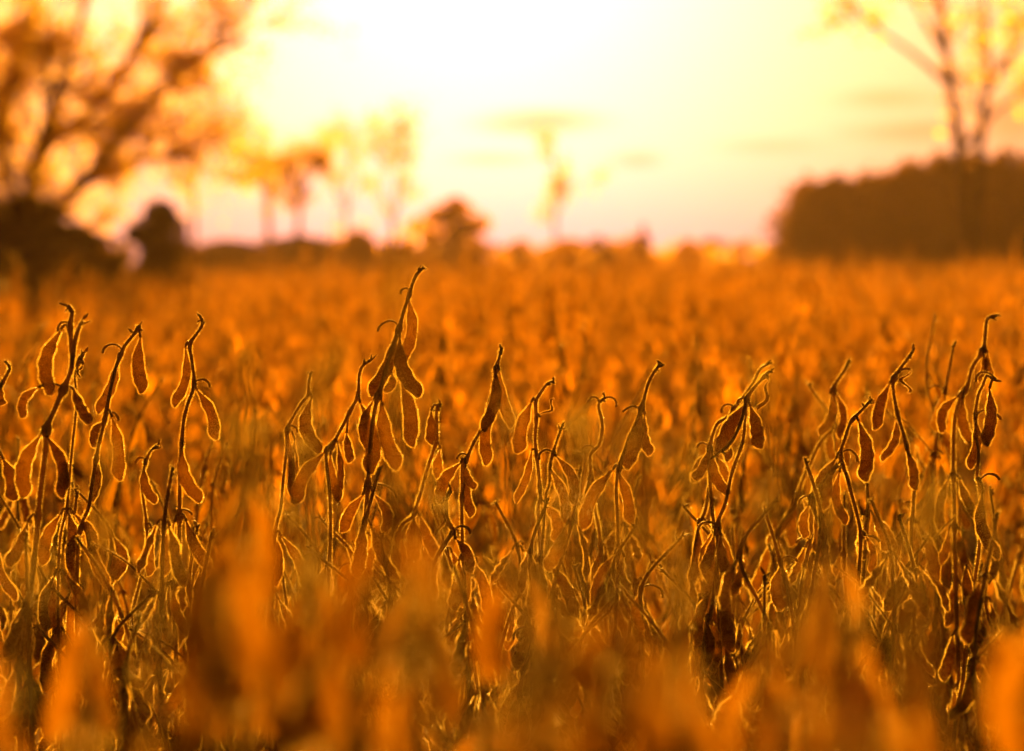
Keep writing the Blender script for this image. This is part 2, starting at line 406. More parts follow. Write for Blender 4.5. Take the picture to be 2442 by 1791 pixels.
def plant(proto, loc, rz, sc, label, group, tilt=(0, 0), zmin=0.0, tone=(0, 1)):
    r = link('soybean_plant', None); r.location = loc; r.rotation_euler = (tilt[0], tilt[1], rz); r.scale = (1, 1, sc) if isinstance(sc, float) else sc
    tag(r, label, 'plant', group)
    st, bd, pl = proto
    link('stem', st, r)
    for b_ in bd: link('bud', b_, r)
    for me, M in pl:
        if M.translation.z * r.scale[2] < zmin: continue       # below everything the picture can show
        link(me.name.split('.')[0], me, r, M, tone)
    return r

# single-mesh plants for where pods blur into one another
def low_plant(seed):
    rng, stems, pods, curls, tips = gen_plan(seed); mb = Mixed()
    for path, r0, r1, nodes in stems:
        add_stem(mb, path[::3] if len(path) > 12 else path, r0 * 1.1, r1, rng, 5, 450, hl=(.001, .0024), hw=.0012)
    for nd_, b, t, w, kind, roll in pods:
        M = pod_matrix(b, t, w * 1.02, roll, rng)
        pod_geom(int(rng.integers(0, 999)), nr=9, ns=6, nh=30, hl=(.0012, .0026), hw=.0014, mb=mb, M=M, mats=(0, 1), bend=rng.uniform(.03, .18))
    for p, d in tips: buds(mb, p, d, rng, 3, False)
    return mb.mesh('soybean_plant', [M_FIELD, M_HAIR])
LOW = [low_plant(300 + i) for i in range(10)]

# ---------------------------------------------------------------- ground
mb = Mixed(); R = 1500.0
rs = [0, 2, 5, 10, 20, 40, 60, 80, 150, 400, R]; na = 48; vs = [[0, 0, 0]]
for r_ in rs[1:]:
    for j in range(na):
        a = 2 * math.pi * j / na; vs.append([r_ * math.cos(a), r_ * math.sin(a), 0])
fs = [[0, 1 + j, 1 + (j + 1) % na] for j in range(na)]
for i in range(len(rs) - 2):
    for j in range(na):
        k = (j + 1) % na; o0 = 1 + i * na; fs.append([o0 + j, o0 + na + j, o0 + na + k, o0 + k])
mb.add(vs, fs); tag(link('ground', mb.mesh('ground', [M_SOIL])), kind='structure')

# ---------------------------------------------------------------- trees and bushes behind the field
def gpt(x, y, d): return unproj(x * GK, y * GK, d)
def leaf_quads(mb, P, size, rng, mat=0, flat=None):
    k = len(P); a = rng.normal(0, 1, (k, 3)); a /= np.linalg.norm(a, axis=1)[:, None]
    b = np.cross(a, rng.normal(0, 1, (k, 3))); b /= np.linalg.norm(b, axis=1)[:, None]
    s = size * rng.uniform(.6, 1.3, (k, 1))
    v = np.stack([P - a * s, P + b * s * .5, P + a * s, P - b * s * .5], 1).reshape(-1, 3)
    mb.add(v, np.arange(4 * k).reshape(-1, 4).tolist(), mat)

def twigs(mb, leafpts, p, d, L, r, lev, rng, nleaf, spread):
    n = 6; pts = [np.array(p)]; d = np.array(d, float)
    for i in range(n):
        d = d + rng.normal(0, .16, 3) + np.array([0, 0, .03]); d /= np.linalg.norm(d); pts.append(pts[-1] + d * L / n)
    mb.add(*tube(smooth_path(pts, L / 10), np.linspace(r, r * .4, len(smooth_path(pts, L / 10))), 5)[:2])
    if lev > 0:
        for q in range(rng.integers(3, 6)):
            i = rng.integers(1, n); nd2 = d + rng.normal(0, spread, 3); nd2 /= np.linalg.norm(nd2)
            twigs(mb, leafpts, pts[i], nd2, L * rng.uniform(.45, .75), r * .5, lev - 1, rng, nleaf, spread)
    for q in range(nleaf):
        i = rng.integers(1, n + 1); leafpts.append(pts[i] + rng.normal(0, .16 * L + .02, 3))

def limb_tree(name, limbs, dist, leaf_mat, leaf_size, nleaf, per_limb, twigL, seed, label, r_base=.09, taper=.38, lev=1, depth=1.2, group=None, bare_below=0.15):
    rng = np.random.default_rng(seed); root = link(name, None); tag(root, label, 'tree', group)
    mt, ml, lp = Mixed(), Mixed(), []
    b0 = gpt(limbs[0][0][0], limbs[0][0][1], dist); root.location = (b0[0], b0[1], 0); off = np.array(root.location)
    for L in limbs:
        dr = rng.uniform(-1, 1) * depth
        pts = [gpt(x, y, dist + dr * (i / (len(L) - 1))) for i, (x, y) in enumerate(L)]
        if pts[0][2] > 0 and L[0][1] >= 540: pts = [np.array([pts[0][0], pts[0][1], -.05])] + pts
        path = smooth_path(pts, .12); n = len(path); rad = np.linspace(r_base, r_base * taper, n) * rng.uniform(.8, 1.1)
        if L[0][1] < 540: rad *= .45
        mt.add(*tube(path - off, rad, 8)[:2])
        for q in range(per_limb):
            i = int(n * rng.uniform(bare_below, 1)); i = min(i, n - 2)
            d = path[i + 1] - path[i]; d /= np.linalg.norm(d); d = d + rng.normal(0, .6, 3); d /= np.linalg.norm(d)
            twigs(mt, lp, path[i] - off, d, twigL * rng.uniform(.6, 1.3), rad[i] * .4 + .004, lev, rng, nleaf, .6)
    leaf_quads(ml, np.array(lp), leaf_size, rng)
    link('trunk', mt.mesh('trunk', [M_BARK]), root); link('crown', ml.mesh('crown', [leaf_mat], False), root)
    return root

def bush(name, cat, gx, gtop, rx, dist, leaf_mat, n, size, seed, label, group=None, zlow=0.0, lumps=16, shape='round', fill=1.0):
    """leafy mass: stems from the ground and many leaf faces in a lumpy volume. gtop = row of its top, rx = half width, both in tracing grid"""
    rng = np.random.default_rng(seed); top = gpt(gx, gtop, dist); h = top[2]; r = rx * GK / FPX * dist
    root = link(name, None); root.location = (top[0], top[1], 0); tag(root, label, cat, group)
    mt, ml = Mixed(), Mixed(); P = []
    z0 = zlow * h
    vis = max(.4, h - .8); zc, sz = h - vis * .58, vis * .58
    def prof(z):
        q = np.sqrt(np.clip(1 - ((z - zc) / sz) ** 2, 0, 1)) if shape == 'round' else np.clip((h - z) / sz * .75, 0, 1)
        return r * np.where(z > zc, q, 1.0) if shape == 'round' else r * q
    k0 = int(n * .6); z = z0 + (h - z0) * rng.random(k0) ** .8; a = rng.random(k0) * 6.283; wv = rng.random(4) * 6.28; u = rng.random(k0) ** .62 * prof(z) * (.9 + .22 * np.sin(3 * a + wv[0] + z * 3 / h) + .18 * np.sin(5 * a - z * 9 / h + wv[1])) * rng.uniform(.75, 1.12, k0) * np.where(rng.random(k0) < .12, rng.uniform(1, 1.45, k0), 1)
    P.append(np.stack([u * np.cos(a), u * np.sin(a), z], 1)); n = int(n * .6)
    for q in range(lumps):
        zq = z0 + (h - z0) * rng.uniform(.35, .86); pr = float(prof(np.array(zq))); a = rng.random() * 6.283
        c = np.array([math.cos(a) * pr * .85, math.sin(a) * pr * .7, zq])
        rr = np.array([1, 1, .8]) * r * rng.uniform(.18, .4); rr[2] = min(rr[2], h * 1.02 - c[2])
        k = n // lumps; d = rng.normal(0, 1, (k, 3)); d /= np.linalg.norm(d, axis=1)[:, None]
        P.append(c + d * rr * rng.uniform(.2, 1, (k, 1)) ** .5)
        st = smooth_path([np.array([rng.normal(0, .06) * r, rng.normal(0, .06) * r, -.05]), c * np.array([.4, .4, .5]), c], .2)
        mt.add(*tube(st, np.linspace(.012 * h, .004 * h, len(st)), 6)[:2])
    P = np.concatenate(P); P = P[P[:, 2] > .03]
    leaf_quads(ml, P, size, rng)
    link('trunk', mt.mesh('trunk', [M_BARK]), root); link('crown', ml.mesh('crown', [leaf_mat], False), root)
    return root

limb_tree('leafy_tree', [
    [(90, 560), (125, 470), (200, 375), (290, 275), (350, 200), (408, 138), (470, 112), (535, 90)],
    [(80, 560), (62, 430), (105, 260), (155, 120), (200, -40), (230, -200)],
    [(60, 560), (25, 400), (20, 250), (60, 100), (90, -60), (90, -220)],
    [(95, 560), (150, 445), (240, 372), (330, 345), (430, 348)],
    [(40, 560), (-40, 400), (-70, 200), (-60, 0)],
    [(75, 560), (95, 340), (220, 225), (320, 70), (390, -60), (420, -160)],
    [(70, 560), (0, 470), (-60, 300), (-150, 200)]],
    25, M_GOLD, .03, 16, 17, .8, 11, 'big sprawling bare-branched tree with sparse golden leaves at the left edge', r_base=.075, taper=.42, bare_below=.38, lev=2)
limb_tree('leafy_tree', [
    [(2125, 600), (2118, 450), (2110, 330), (2098, 240), (2082, 120), (2070, 0), (2060, -140)],
    [(2150, 600), (2152, 400), (2160, 280), (2172, 150), (2166, 0), (2172, -140)],
    [(2092, 190), (2010, 120), (1915, 50), (1850, -30)],
    [(2082, 120), (2030, 40), (1990, -60)],
    [(2168, 200), (2230, 110), (2290, 20)],
    [(2112, 330), (2180, 255), (2252, 200), (2300, 160)]],
    30, M_GOLD, .06, 6, 6, .6, 12, 'tall sparse tree with two dark trunks before the brown hedge', r_base=.115, taper=.15, bare_below=.5)
# the dense hedge on the right: lumps of leaves rising to the right
def hedge():
    rng = np.random.default_rng(5); D = 46.0; root = link('hedge', None)
    a = gpt(1730, 600, D); root.location = (a[0], a[1], 0); off = np.array(root.location)
    tag(root, 'tall dense brown hedge along the right edge of the field', 'hedge')
    mt, ml = Mixed(), Mixed(); P = []
    prof = [(1734, 540), (1756, 440), (1775, 408), (1830, 400), (1890, 392), (1945, 384), (2000, 368), (2060, 352), (2130, 346), (2200, 342), (2280, 338), (2360, 330), (2450, 330)]
    for i, (x, y) in enumerate(prof):
        for q in range(3):
            t = gpt(x + rng.uniform(-8, 22), y + rng.uniform(-11, 12), D + q * .9); h = t[2]
            c = np.array([t[0], t[1], 0]) - off
            k = 1500; d = rng.normal(0, 1, (k, 3)); d /= np.linalg.norm(d, axis=1)[:, None]
            z = rng.uniform(.05, 1, k) * h
            w = .42 * np.sqrt(np.clip((h - z) / (.25 * h), .05, 1)) * np.where(rng.random(k) < .12, 1.9, 1); z = z + np.where(rng.random(k) < .08, rng.uniform(0, .22, k), 0)
            p = np.stack([c[0] + d[:, 0] * w, c[1] + d[:, 1] * .6, z], 1); P.append(p)
            st = smooth_path([c + np.array([0, 0, -.05]), c + np.array([.05, 0, h * .5]), c + np.array([0, .05, h * .9])], .3)
            mt.add(*tube(st, np.linspace(.05, .015, len(st)), 6)[:2])
    leaf_quads(ml, np.concatenate(P), .085, rng)
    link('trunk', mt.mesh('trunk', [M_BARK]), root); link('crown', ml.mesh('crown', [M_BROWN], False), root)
hedge()
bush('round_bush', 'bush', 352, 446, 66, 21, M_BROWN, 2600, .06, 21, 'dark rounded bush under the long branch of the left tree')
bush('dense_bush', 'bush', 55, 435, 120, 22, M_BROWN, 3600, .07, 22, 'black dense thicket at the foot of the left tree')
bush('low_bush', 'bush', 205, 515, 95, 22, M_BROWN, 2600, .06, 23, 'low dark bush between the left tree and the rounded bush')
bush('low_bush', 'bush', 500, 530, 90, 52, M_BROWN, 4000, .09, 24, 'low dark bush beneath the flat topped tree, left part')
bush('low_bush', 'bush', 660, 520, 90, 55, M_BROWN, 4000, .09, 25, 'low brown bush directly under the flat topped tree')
bush('low_bush', 'bush', 790, 505, 62, 58, M_ORANGE, 3000, .09, 26, 'orange brown pointed bush left of the round orange bush', shape='cone')
bush('round_bush', 'bush', 1003, 436, 72, 60, M_ORANGE, 2300, .10, 27, 'round orange bush glowing at the far field edge below the sun')
bush('leafy_bush', 'bush', 915, 480, 60, 62, M_GOLD, 700, .10, 28, 'thin yellow bush beside the round orange bush')
bush('low_bush', 'bush', 1250, 528, 70, 62, M_ORANGE, 2200, .10, 29, 'low orange bush below the slender yellow sapling')
bush('low_bush', 'bush', 1350, 532, 55, 64, M_ORANGE, 1600, .10, 30, 'low orange bush just left of the dark spike')
bush('small_conifer', 'tree', 1415, 496, 20, 50, M_BROWN, 1500, .06, 31, 'small dark pointed conifer standing like a spike on the horizon', shape='cone')
bush('low_bush', 'bush', 1530, 540, 80, 66, M_GOLD, 900, .10, 32, 'thin golden bush between the dark spike and the hedge')
bush('low_bush', 'bush', 1130, 545, 50, 64, M_ORANGE, 1000, .10, 33, 'small low bush right of the round orange bush')
srng = np.random.default_rng(8)
for i, x in enumerate(np.linspace(420, 1690, 22)):
    bush('far_shrub', 'shrub', x + srng.uniform(-20, 20), srng.uniform(518, 556), srng.uniform(38, 75), srng.uniform(56, 72), [M_ORANGE, M_GOLD, M_ORANGE, M_BROWN][i % 4], 900, .085, 200 + i,
         'low hazy shrub in the glowing row along the far field edge', 'low shrubs along the far field edge')
limb_tree('flat_topped_tree', [[(592, 560), (588, 440), (575, 375), (535, 362)], [(655, 560), (660, 440), (672, 372), (706, 350)], [(588, 440), (610, 380), (650, 362)], [(660, 440), (640, 378), (590, 366), (545, 370)], [(660, 440), (690, 375), (712, 348)]],
          55, M_GOLD, .06, 14, 9, .6, 13, 'flat topped tree on two thin trunks at the far edge', r_base=.11, taper=.3, lev=1, bare_below=.5)
limb_tree('slender_tree', [[(862, 560), (870, 450), (880, 340), (890, 280)], [(862, 500), (895, 400), (905, 300)], [(862, 500), (840, 400), (830, 300)]],
          62, M_GOLD, .07, 12, 5, 1.1, 14, 'slender yellow tree left of the sun, taller than the bushes', r_base=.06, lev=1)
limb_tree('slender_tree', [[(765, 560), (762, 450), (770, 350), (775, 280)], [(762, 470), (730, 390), (715, 330)], [(762, 470), (800, 380), (810, 310)]],
          66, M_GOLD, .07, 10, 5, 1.1, 16, 'pale thin tree between the flat topped tree and slender tree', r_base=.055, lev=1)
limb_tree('slender_tree', [[(1222, 560), (1220, 460), (1222, 390), (1216, 320)], [(1220, 480), (1245, 430), (1262, 400)]],
          62, M_GOLD, .07, 12, 5, .7, 15, 'slender yellow sapling standing right of the sun', r_base=.055, lev=1)
# thin pole behind the left tree
mb = Mixed(); p0 = gpt(428, 560, 48); z1 = gpt(428, 130, 48)[2]
root = link('pole', None); root.location = (p0[0], p0[1], 0); tag(root, 'thin grey upright pole seen behind the branches of the left tree', 'pole')
mb.add(*tube(np.array([[0, 0, -.05], [0, 0, z1 * .5], [0, 0, z1]]), [.05, .045, .035], 10)[:2]); link('shaft', mb.mesh('shaft', [M_BARK]), root)
mb = Mixed(); mb.add(*tube(np.array([[-.28, 0, z1 - .12], [.28, 0, z1 - .12]]), .03, 8)[:2]); link('crossarm', mb.mesh('crossarm', [M_BARK]), root)

# ---------------------------------------------------------------- the sharp plants, traced at their own distances
def hero(label, d, stem, pods, curls=(), seed=0, r=(.0012, .0021), branches=(), dry=()):
    """stem: [(crop, x, y)...] tip to lowest traced point; pods: (crop, node x, y, base x, y, beak x, y, width in crop px[, depth offset])"""
    rng = np.random.default_rng(seed + 900)
    pts = [unproj(*cp(c, x, y), d) for c, x, y in stem]
    wob = np.cumsum(rng.normal(0, .004, len(pts))); wob -= wob[0]
    for p, w in zip(pts, wob): p[1] += w
    last, prev = pts[-1], pts[-2]
    dirn = (last - prev); dirn /= np.linalg.norm(dirn); base = last + dirn * .08; base[2] = min(base[2], last[2] - .05)
    foot = np.array([base[0] + dirn[0] * .05, base[1] + rng.normal(0, .02), -.02])
    path = smooth_path(pts + [base, (base + foot) / 2 + np.array([0.008, 0, 0]), foot], .003)
    root = link('soybean_plant', None); root.location = (foot[0], foot[1], 0); tag(root, label, 'plant', 'sharp soybean plants in the focus plane')
    off = np.array(root.location); mb = Mixed()
    def near(p): return path[np.argmin(np.linalg.norm(path - p, axis=1))]
    nodes = []
    lst = []
    for q in list(pods) + list(dry):
        c, nx, ny, bx, by, tx, ty, w = q[:8]; dd = q[8] if len(q) > 8 else rng.uniform(-.012, .008)
        n0 = unproj(*cp(c, nx, ny), d); n0[1] = near(n0)[1]
        nn = near(n0); nn = nn if np.linalg.norm(nn - n0) < .012 else n0
        b = unproj(*cp(c, bx, by), nn[1] + dd * .4); t = unproj(*cp(c, tx, ty), nn[1] + dd * 1.5)
        wid = .9 * w / CROPS[c][2] / FPX * nn[1]
        nodes.append(nn); lst.append((nn, b, t, wid, q in dry))
    # pods on the lower nodes, hidden in part by the stand
    low = min([l_[2][2] for l_ in lst] + [EYE - .16]) + .015; gap = 0.0
    for i in range(1, len(path)):
        if path[i][2] > low or path[i][2] < EYE - .46: continue
        gap += np.linalg.norm(path[i] - path[i - 1])
        if gap > .042 and min([9] + [np.linalg.norm(path[i] - q_) for q_ in nodes]) > .025:
            gap = 0; nn = path[i]; nodes.append(nn); a0 = rng.random() * 6.28
            for q_ in range(rng.integers(2, 4)):
                a = a0 + q_ * 2.3 + rng.normal(0, .3); o_ = np.array([math.cos(a), math.sin(a), 0]); sp = rng.uniform(.12, .5)
                b = nn + o_ * .005 - np.array([0, 0, .002]); t = b + rng.uniform(.038, .052) * (o_ * math.sin(sp) + np.array([0, 0, -math.cos(sp)]))
                lst.append((nn, b, t, rng.uniform(.0088, .0108), False))
    add_stem(mb, path - off, r[0], r[1], rng, 9, 17000, hl=(.0008, .0021), knots=[n - off for n in nodes], hw=.00021)
    for br in branches:
        bp = [unproj(*cp(c, x, y), d + rng.uniform(-.01, .01)) for c, x, y in br]; bp[-1] = near(bp[-1]) if np.linalg.norm(near(bp[-1]) - bp[-1]) < .03 else bp[-1]
        add_stem(mb, smooth_path(bp, .003) - off, r[0] * .85, r[0] * 1.15, rng, 8, 15000, hl=(.0008, .0021), hw=.00021)
    for n0, b, t, w, isdry in lst:
        stalk(mb, n0 - off, b - off, rng, .0009, arch=.003)
    for c, x, y, s, sg in curls:
        n0 = near(unproj(*cp(c, x, y), d)); curl(mb, n0 - off, rng, s, sgn=sg)
    link('stem', mb.mesh('stem', [M_STEM, M_HAIR]), root)
    mb = Mixed(); dt = pts[0] - pts[1]; buds(mb, pts[0] - off, dt / np.linalg.norm(dt), rng, 5)
    link('bud', mb.mesh('bud', [M_STEM, M_HAIR]), root)
    for br in branches:
        mb = Mixed(); a = unproj(*cp(*br[0]), d); b2 = unproj(*cp(*br[1]), d); buds(mb, a - off, (a - b2) / np.linalg.norm(a - b2), rng, 4)
        link('bud', mb.mesh('bud', [M_STEM, M_HAIR]), root)
    for n0, b, t, w, isdry in lst:
        ms = DRYS if isdry else PODS
        flip = math.pi if rng.random() < .5 else 0.0
        me = ms[rng.integers(0 if isdry else 3, len(ms))]
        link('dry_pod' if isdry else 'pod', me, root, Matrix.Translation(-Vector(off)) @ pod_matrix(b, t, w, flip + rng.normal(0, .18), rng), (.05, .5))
    return root

F0 = FOCUS
hero('tallest sharp plant, its tip rising highest before the sun, heavy with pods', F0 + .03,
     [('B', 540, 105), ('B', 495, 150), ('B', 465, 220), ('B', 445, 285), ('B', 405, 400), ('B', 378, 500), ('B', 340, 620), ('B', 300, 740), ('B', 255, 900), ('B', 225, 1000), ('B', 200, 1150), ('B', 185, 1300), ('B', 175, 1450), ('B', 165, 1652), ('E', 130, 350), ('E', 110, 600), ('E', 100, 760)],
     [('B', 445, 285, 440, 305, 418, 705, 92, .004), ('B', 380, 520, 385, 560, 515, 955, 118, -.008), ('B', 375, 505, 362, 520, 185, 948, 112, .006), ('B', 290, 800, 330, 800, 285, 920, 80, .03),
      ('B', 340, 640, 395, 830, 455, 1285, 118, .014), ('B', 235, 960, 262, 970, 375, 1435, 125, -.006), ('B', 235, 960, 215, 975, 165, 1300, 90, .012),
      ('E', 150, 130, 125, 190, 5, 410, 75), ('E', 150, 160, 185, 185, 255, 420, 80), ('E', 130, 420, 190, 470, 130, 690, 80, .02), ('E', 100, 600, 30, 480, 150, 850, 95, -.02)],
     [('B', 370, 500, .016, -1), ('E', 150, 150, .02, 1), ('B', 450, 240, .008, -1)], 1, (.0013, .0030))
hero('sharp plant left of the tallest one, leaning right with a long bare tip', F0 + .05,
     [('B', 195, 710), ('B', 135, 755), ('B', 115, 830), ('B', 105, 950), ('B', 60, 1040), ('B', 0, 1160), ('B', -60, 1270), ('A', 2150, 1330), ('D', 1890, 180), ('D', 1895, 400), ('D', 1885, 640), ('D', 1870, 900), ('D', 1850, 1050)],
     [('B', 105, 960, 122, 990, 190, 1465, 128, -.01), ('B', 50, 1060, 35, 1190, 60, 1390, 75, .02), ('A', 2150, 1310, 2130, 1320, 1930, 1660, 105, -.006), ('A', 2160, 1310, 2170, 1330, 2230, 1640, 85),
      ('A', 2180, 1280, 2215, 1250, 2225, 1620, 60, .015), ('D', 1890, 560, 1860, 600, 1790, 800, 75), ('D', 1850, 1010, 1830, 1040, 1760, 1480, 90), ('D', 1850, 1010, 1870, 1050, 1920, 1420, 80)],
     [('D', 1880, 650, .012, -1)], 2, (.0012, .0022))
hero('sharp plant with an arched bare tip and one dangling spotted pod on its side', F0 - .03,
     [('A', 918, 488), ('A', 880, 540), ('A', 820, 620), ('A', 795, 680), ('A', 770, 760), ('A', 740, 900), ('A', 715, 1040), ('A', 690, 1130), ('A', 660, 1300), ('A', 620, 1500), ('A', 590, 1652)],
     [('A', 910, 520, 922, 560, 940, 932, 98, -.006), ('A', 795, 680, 775, 695, 635, 1062, 92, .004), ('A', 735, 1040, 735, 1085, 780, 1508, 104, -.008), ('A', 700, 1090, 680, 1110, 612, 1290, 85, .02), ('A', 650, 1350, 640, 1370, 600, 1640, 70, .03)],
     [('A', 800, 660, .014, -1), ('A', 715, 1030, .01, 1)], 3)
hero('sharp upright plant with a thin kinked tip and pods in pairs down its dark stem', F0 - .02,
     [('A', 1313, 420), ('A', 1330, 475), ('A', 1290, 545), ('A', 1245, 610), ('A', 1262, 720), ('A', 1278, 870), ('A', 1245, 1000), ('A', 1215, 1110), ('A', 1200, 1250), ('A', 1190, 1400), ('A', 1188, 1600), ('D', 1033, 350), ('D', 1025, 520), ('D', 1015, 660), ('D', 1000, 740), ('D', 1005, 1000)],
     [('A', 1240, 605, 1218, 625, 1140, 1022, 92, .004), ('A', 1275, 880, 1288, 900, 1415, 1240, 95, .01), ('A', 1200, 1250, 1197, 1285, 1315, 1645, 104, -.01), ('D', 1030, 300, 995, 345, 938, 662, 74), ('D', 1030, 300, 1062, 335, 1200, 622, 80),
      ('D', 1010, 680, 955, 710, 885, 930, 68), ('D', 1010, 690, 988, 725, 1085, 1008, 80, -.008)],
     [('A', 1278, 880, .012, 1), ('D', 1030, 300, .008, 1), ('D', 1010, 670, .008, -1)], 4, (.0012, .0024))
hero('short sharp plant with a hooked tip just left of the paired pod stem', F0 - .03,
     [('A', 1030, 1275), ('A', 985, 1310), ('A', 955, 1375), ('A', 940, 1460), ('D', 805, 150), ('D', 830, 370), ('D', 835, 480), ('D', 825, 570), ('D', 780, 720), ('D', 750, 880), ('D', 758, 1000), ('D', 775, 1250), ('D', 790, 1450)],
     [('A', 950, 1385, 950, 1400, 1020, 1655, 80, -.004), ('D', 840, 370, 868, 385, 855, 658, 60, -.006), ('D', 780, 1400, 800, 1440, 900, 1640, 80), ('D', 780, 1400, 770, 1450, 760, 1650, 70)],
     [('A', 955, 1380, .008, -1), ('D', 838, 390, .01, 1)], 5, (.001, .0018))
hero('sharp plant forking over one broad rim lit pod, left of the tall pair', F0 + .04,
     [('A', 2040, 800), ('A', 2025, 870), ('A', 2020, 945), ('A', 1985, 985), ('A', 1930, 1075), ('A', 1885, 1170), ('A', 1880, 1300), ('A', 1860, 1500), ('A', 1850, 1652)],
     [('A', 2025, 940, 2048, 955, 2092, 1328, 118, -.004), ('A', 1890, 1165, 1890, 1190, 1912, 1620, 64, .004), ('A', 1885, 1180, 1935, 1230, 1990, 1600, 75, .04)],
     [('A', 1890, 1165, .009, 1)], 6, (.0011, .0018))
hero('sharp plant with two pods hung like a narrow tent from its bare tip', F0,
     [('B', 1050, 635), ('B', 1035, 700), ('B', 1018, 765), ('B', 1000, 860), ('B', 965, 1020), ('B', 915, 1170), ('B', 870, 1250), ('B', 830, 1340), ('B', 798, 1400), ('B', 795, 1500), ('E', 690, 150), ('E', 690, 350), ('E', 700, 600)],
     [('B', 1018, 768, 1012, 775, 930, 1185, 92, -.01), ('B', 1020, 768, 1038, 780, 1122, 1160, 86, -.004), ('B', 960, 1000, 1005, 970, 955, 1405, 92, .012), ('B', 800, 1365, 785, 1385, 640, 1660, 98, .004), ('B', 802, 1370, 815, 1390, 880, 1560, 75, -.004),
      ('E', 690, 200, 715, 80, 745, 320, 70, .01)],
     [('B', 805, 1360, .008, -1)], 7, (.0011, .0022))
hero('sharp plant bent sideways at a lit joint, with two pods hanging as a fork', F0 - .05,
     [('E', 640, 395), ('E', 560, 520), ('E', 500, 640), ('E', 440, 750), ('E', 385, 830), ('E', 355, 960), ('E', 340, 1150), ('E', 335, 1350), ('E', 345, 1530)],
     [('E', 385, 825, 368, 840, 240, 1105, 80, -.004), ('E', 390, 830, 398, 865, 478, 1102, 78), ('E', 640, 400, 650, 440, 740, 640, 75), ('E', 410, 780, 380, 700, 270, 640, 55, .02)],
     [('E', 640, 395, .012, 1), ('E', 400, 800, .01, -1)], 8, (.0016, .0022),
     branches=[[('E', 625, 170), ('E', 600, 220), ('E', 603, 330), ('E', 640, 395)], [('E', 385, 720), ('E', 340, 790), ('E', 265, 880), ('E', 250, 1050), ('E', 235, 1300), ('E', 205, 1500)]],
     dry=[('E', 600, 220, 575, 240, 545, 430, 45)])
hero('sharp plant with a crooked tip, a rounded pod and a small dry pod pointing up', F0 + .02,
     [('B', 1395, 850), ('B', 1350, 870), ('B', 1300, 940), ('B', 1275, 985), ('B', 1280, 1100), ('B', 1272, 1240), ('B', 1290, 1400), ('B', 1305, 1600), ('E', 1120, 250), ('E', 1130, 450)],
     [('B', 1270, 985, 1250, 985, 1160, 1328, 112, -.004), ('B', 1285, 1350, 1250, 1300, 1140, 1650, 70, .015), ('E', 1110, 150, 1140, 240, 1230, 460, 90)],
     [], 9, (.0011, .0026), dry=[('B', 1282, 1090, 1302, 1082, 1402, 960, 52)])
hero('small sharp plant with a thin hairy tip above one mottled drooping pod', F0 - .01,
     [('B', 1455, 1130), ('B', 1420, 1220), ('B', 1390, 1320), ('B', 1370, 1400), ('B', 1365, 1520), ('E', 1165, 200), ('E', 1150, 420), ('E', 1130, 700)],
     [('B', 1392, 1320, 1405, 1340, 1535, 1665, 92, -.004), ('B', 1375, 1400, 1370, 1420, 1485, 1800, 85, .006)],
     [('B', 1385, 1330, .012, -1)], 10, (.001, .0018))
hero('sharp plant with a long leaning golden tip over a widely forked pair of pods', F0 + .02,
     [('B', 2100, 735), ('B', 2055, 780), ('B', 2010, 870), ('B', 1975, 1000), ('B', 1940, 1100), ('B', 1890, 1220), ('B', 1850, 1340), ('B', 1825, 1420), ('E', 1567, 150), ('E', 1578, 350), ('E', 1580, 500), ('E', 1575, 700), ('E', 1565, 900)],
     [('B', 1975, 1040, 1975, 1060, 1855, 1425, 115, .012), ('B', 1980, 1040, 1992, 1065, 2030, 1340, 95, .02), ('E', 1565, 30, 1550, 45, 1368, 395, 90, -.006), ('E', 1570, 35, 1578, 55, 1650, 365, 80, -.004), ('E', 1580, 510, 1560, 530, 1435, 815, 78), ('E', 1582, 510, 1612, 540, 1640, 730, 65),
      ('E', 1600, 700, 1680, 800, 1780, 1060, 85, -.02)],
     [('B', 1955, 1050, .012, -1)], 11, (.0012, .0020))
hero('sharp plant with a grey broken stalk crossing its hanging pods, right of centre', F0 - .01,
     [('C', 570, 785), ('C', 520, 850), ('C', 470, 910), ('C', 430, 980), ('C', 420, 1100), ('C', 400, 1260), ('C', 330, 1450), ('C', 280, 1652), ('F', 200, 360), ('F', 195, 600), ('F', 170, 800)],
     [('C', 425, 985, 410, 1000, 232, 1328, 108, .006), ('C', 430, 990, 442, 1010, 500, 1300, 100, .008), ('F', 200, 370, 215, 420, 290, 700, 90), ('F', 200, 380, 180, 420, 110, 640, 70)],
     [('F', 195, 370, .014, -1), ('C', 425, 980, .008, -1)], 12, (.0012, .0020),
     branches=[[('C', 225, 1330), ('C', 320, 1250), ('C', 385, 1110), ('C', 428, 985)]], dry=[('C', 535, 840, 560, 835, 500, 1045, 70)])
hero('soft edged plant with a rising straight stem just behind the broken stalk', F0 + .14,
     [('C', 575, 730), ('C', 510, 770), ('C', 460, 860), ('C', 380, 960), ('C', 330, 1030), ('C', 290, 1120), ('C', 240, 1240), ('C', 190, 1400), ('C', 150, 1640)],
     [('C', 335, 1020, 320, 1040, 300, 1380, 90), ('C', 200, 1350, 190, 1330, 290, 1580, 85), ('C', 200, 1350, 165, 1320, 70, 1520, 80)], [('C', 335, 1020, .012, -1)], 13)
hero('small sharp plant whose short hairy tip leans right beside the broken stalk', F0 + .02,
     [('C', 290, 1090), ('C', 230, 1120), ('C', 200, 1200), ('C', 180, 1295), ('C', 175, 1420), ('C', 190, 1652)],
     [('C', 180, 1295, 165, 1310, 70, 1500, 85), ('C', 182, 1295, 195, 1315, 300, 1600, 88)], [('C', 180, 1300, .01, -1)], 14)
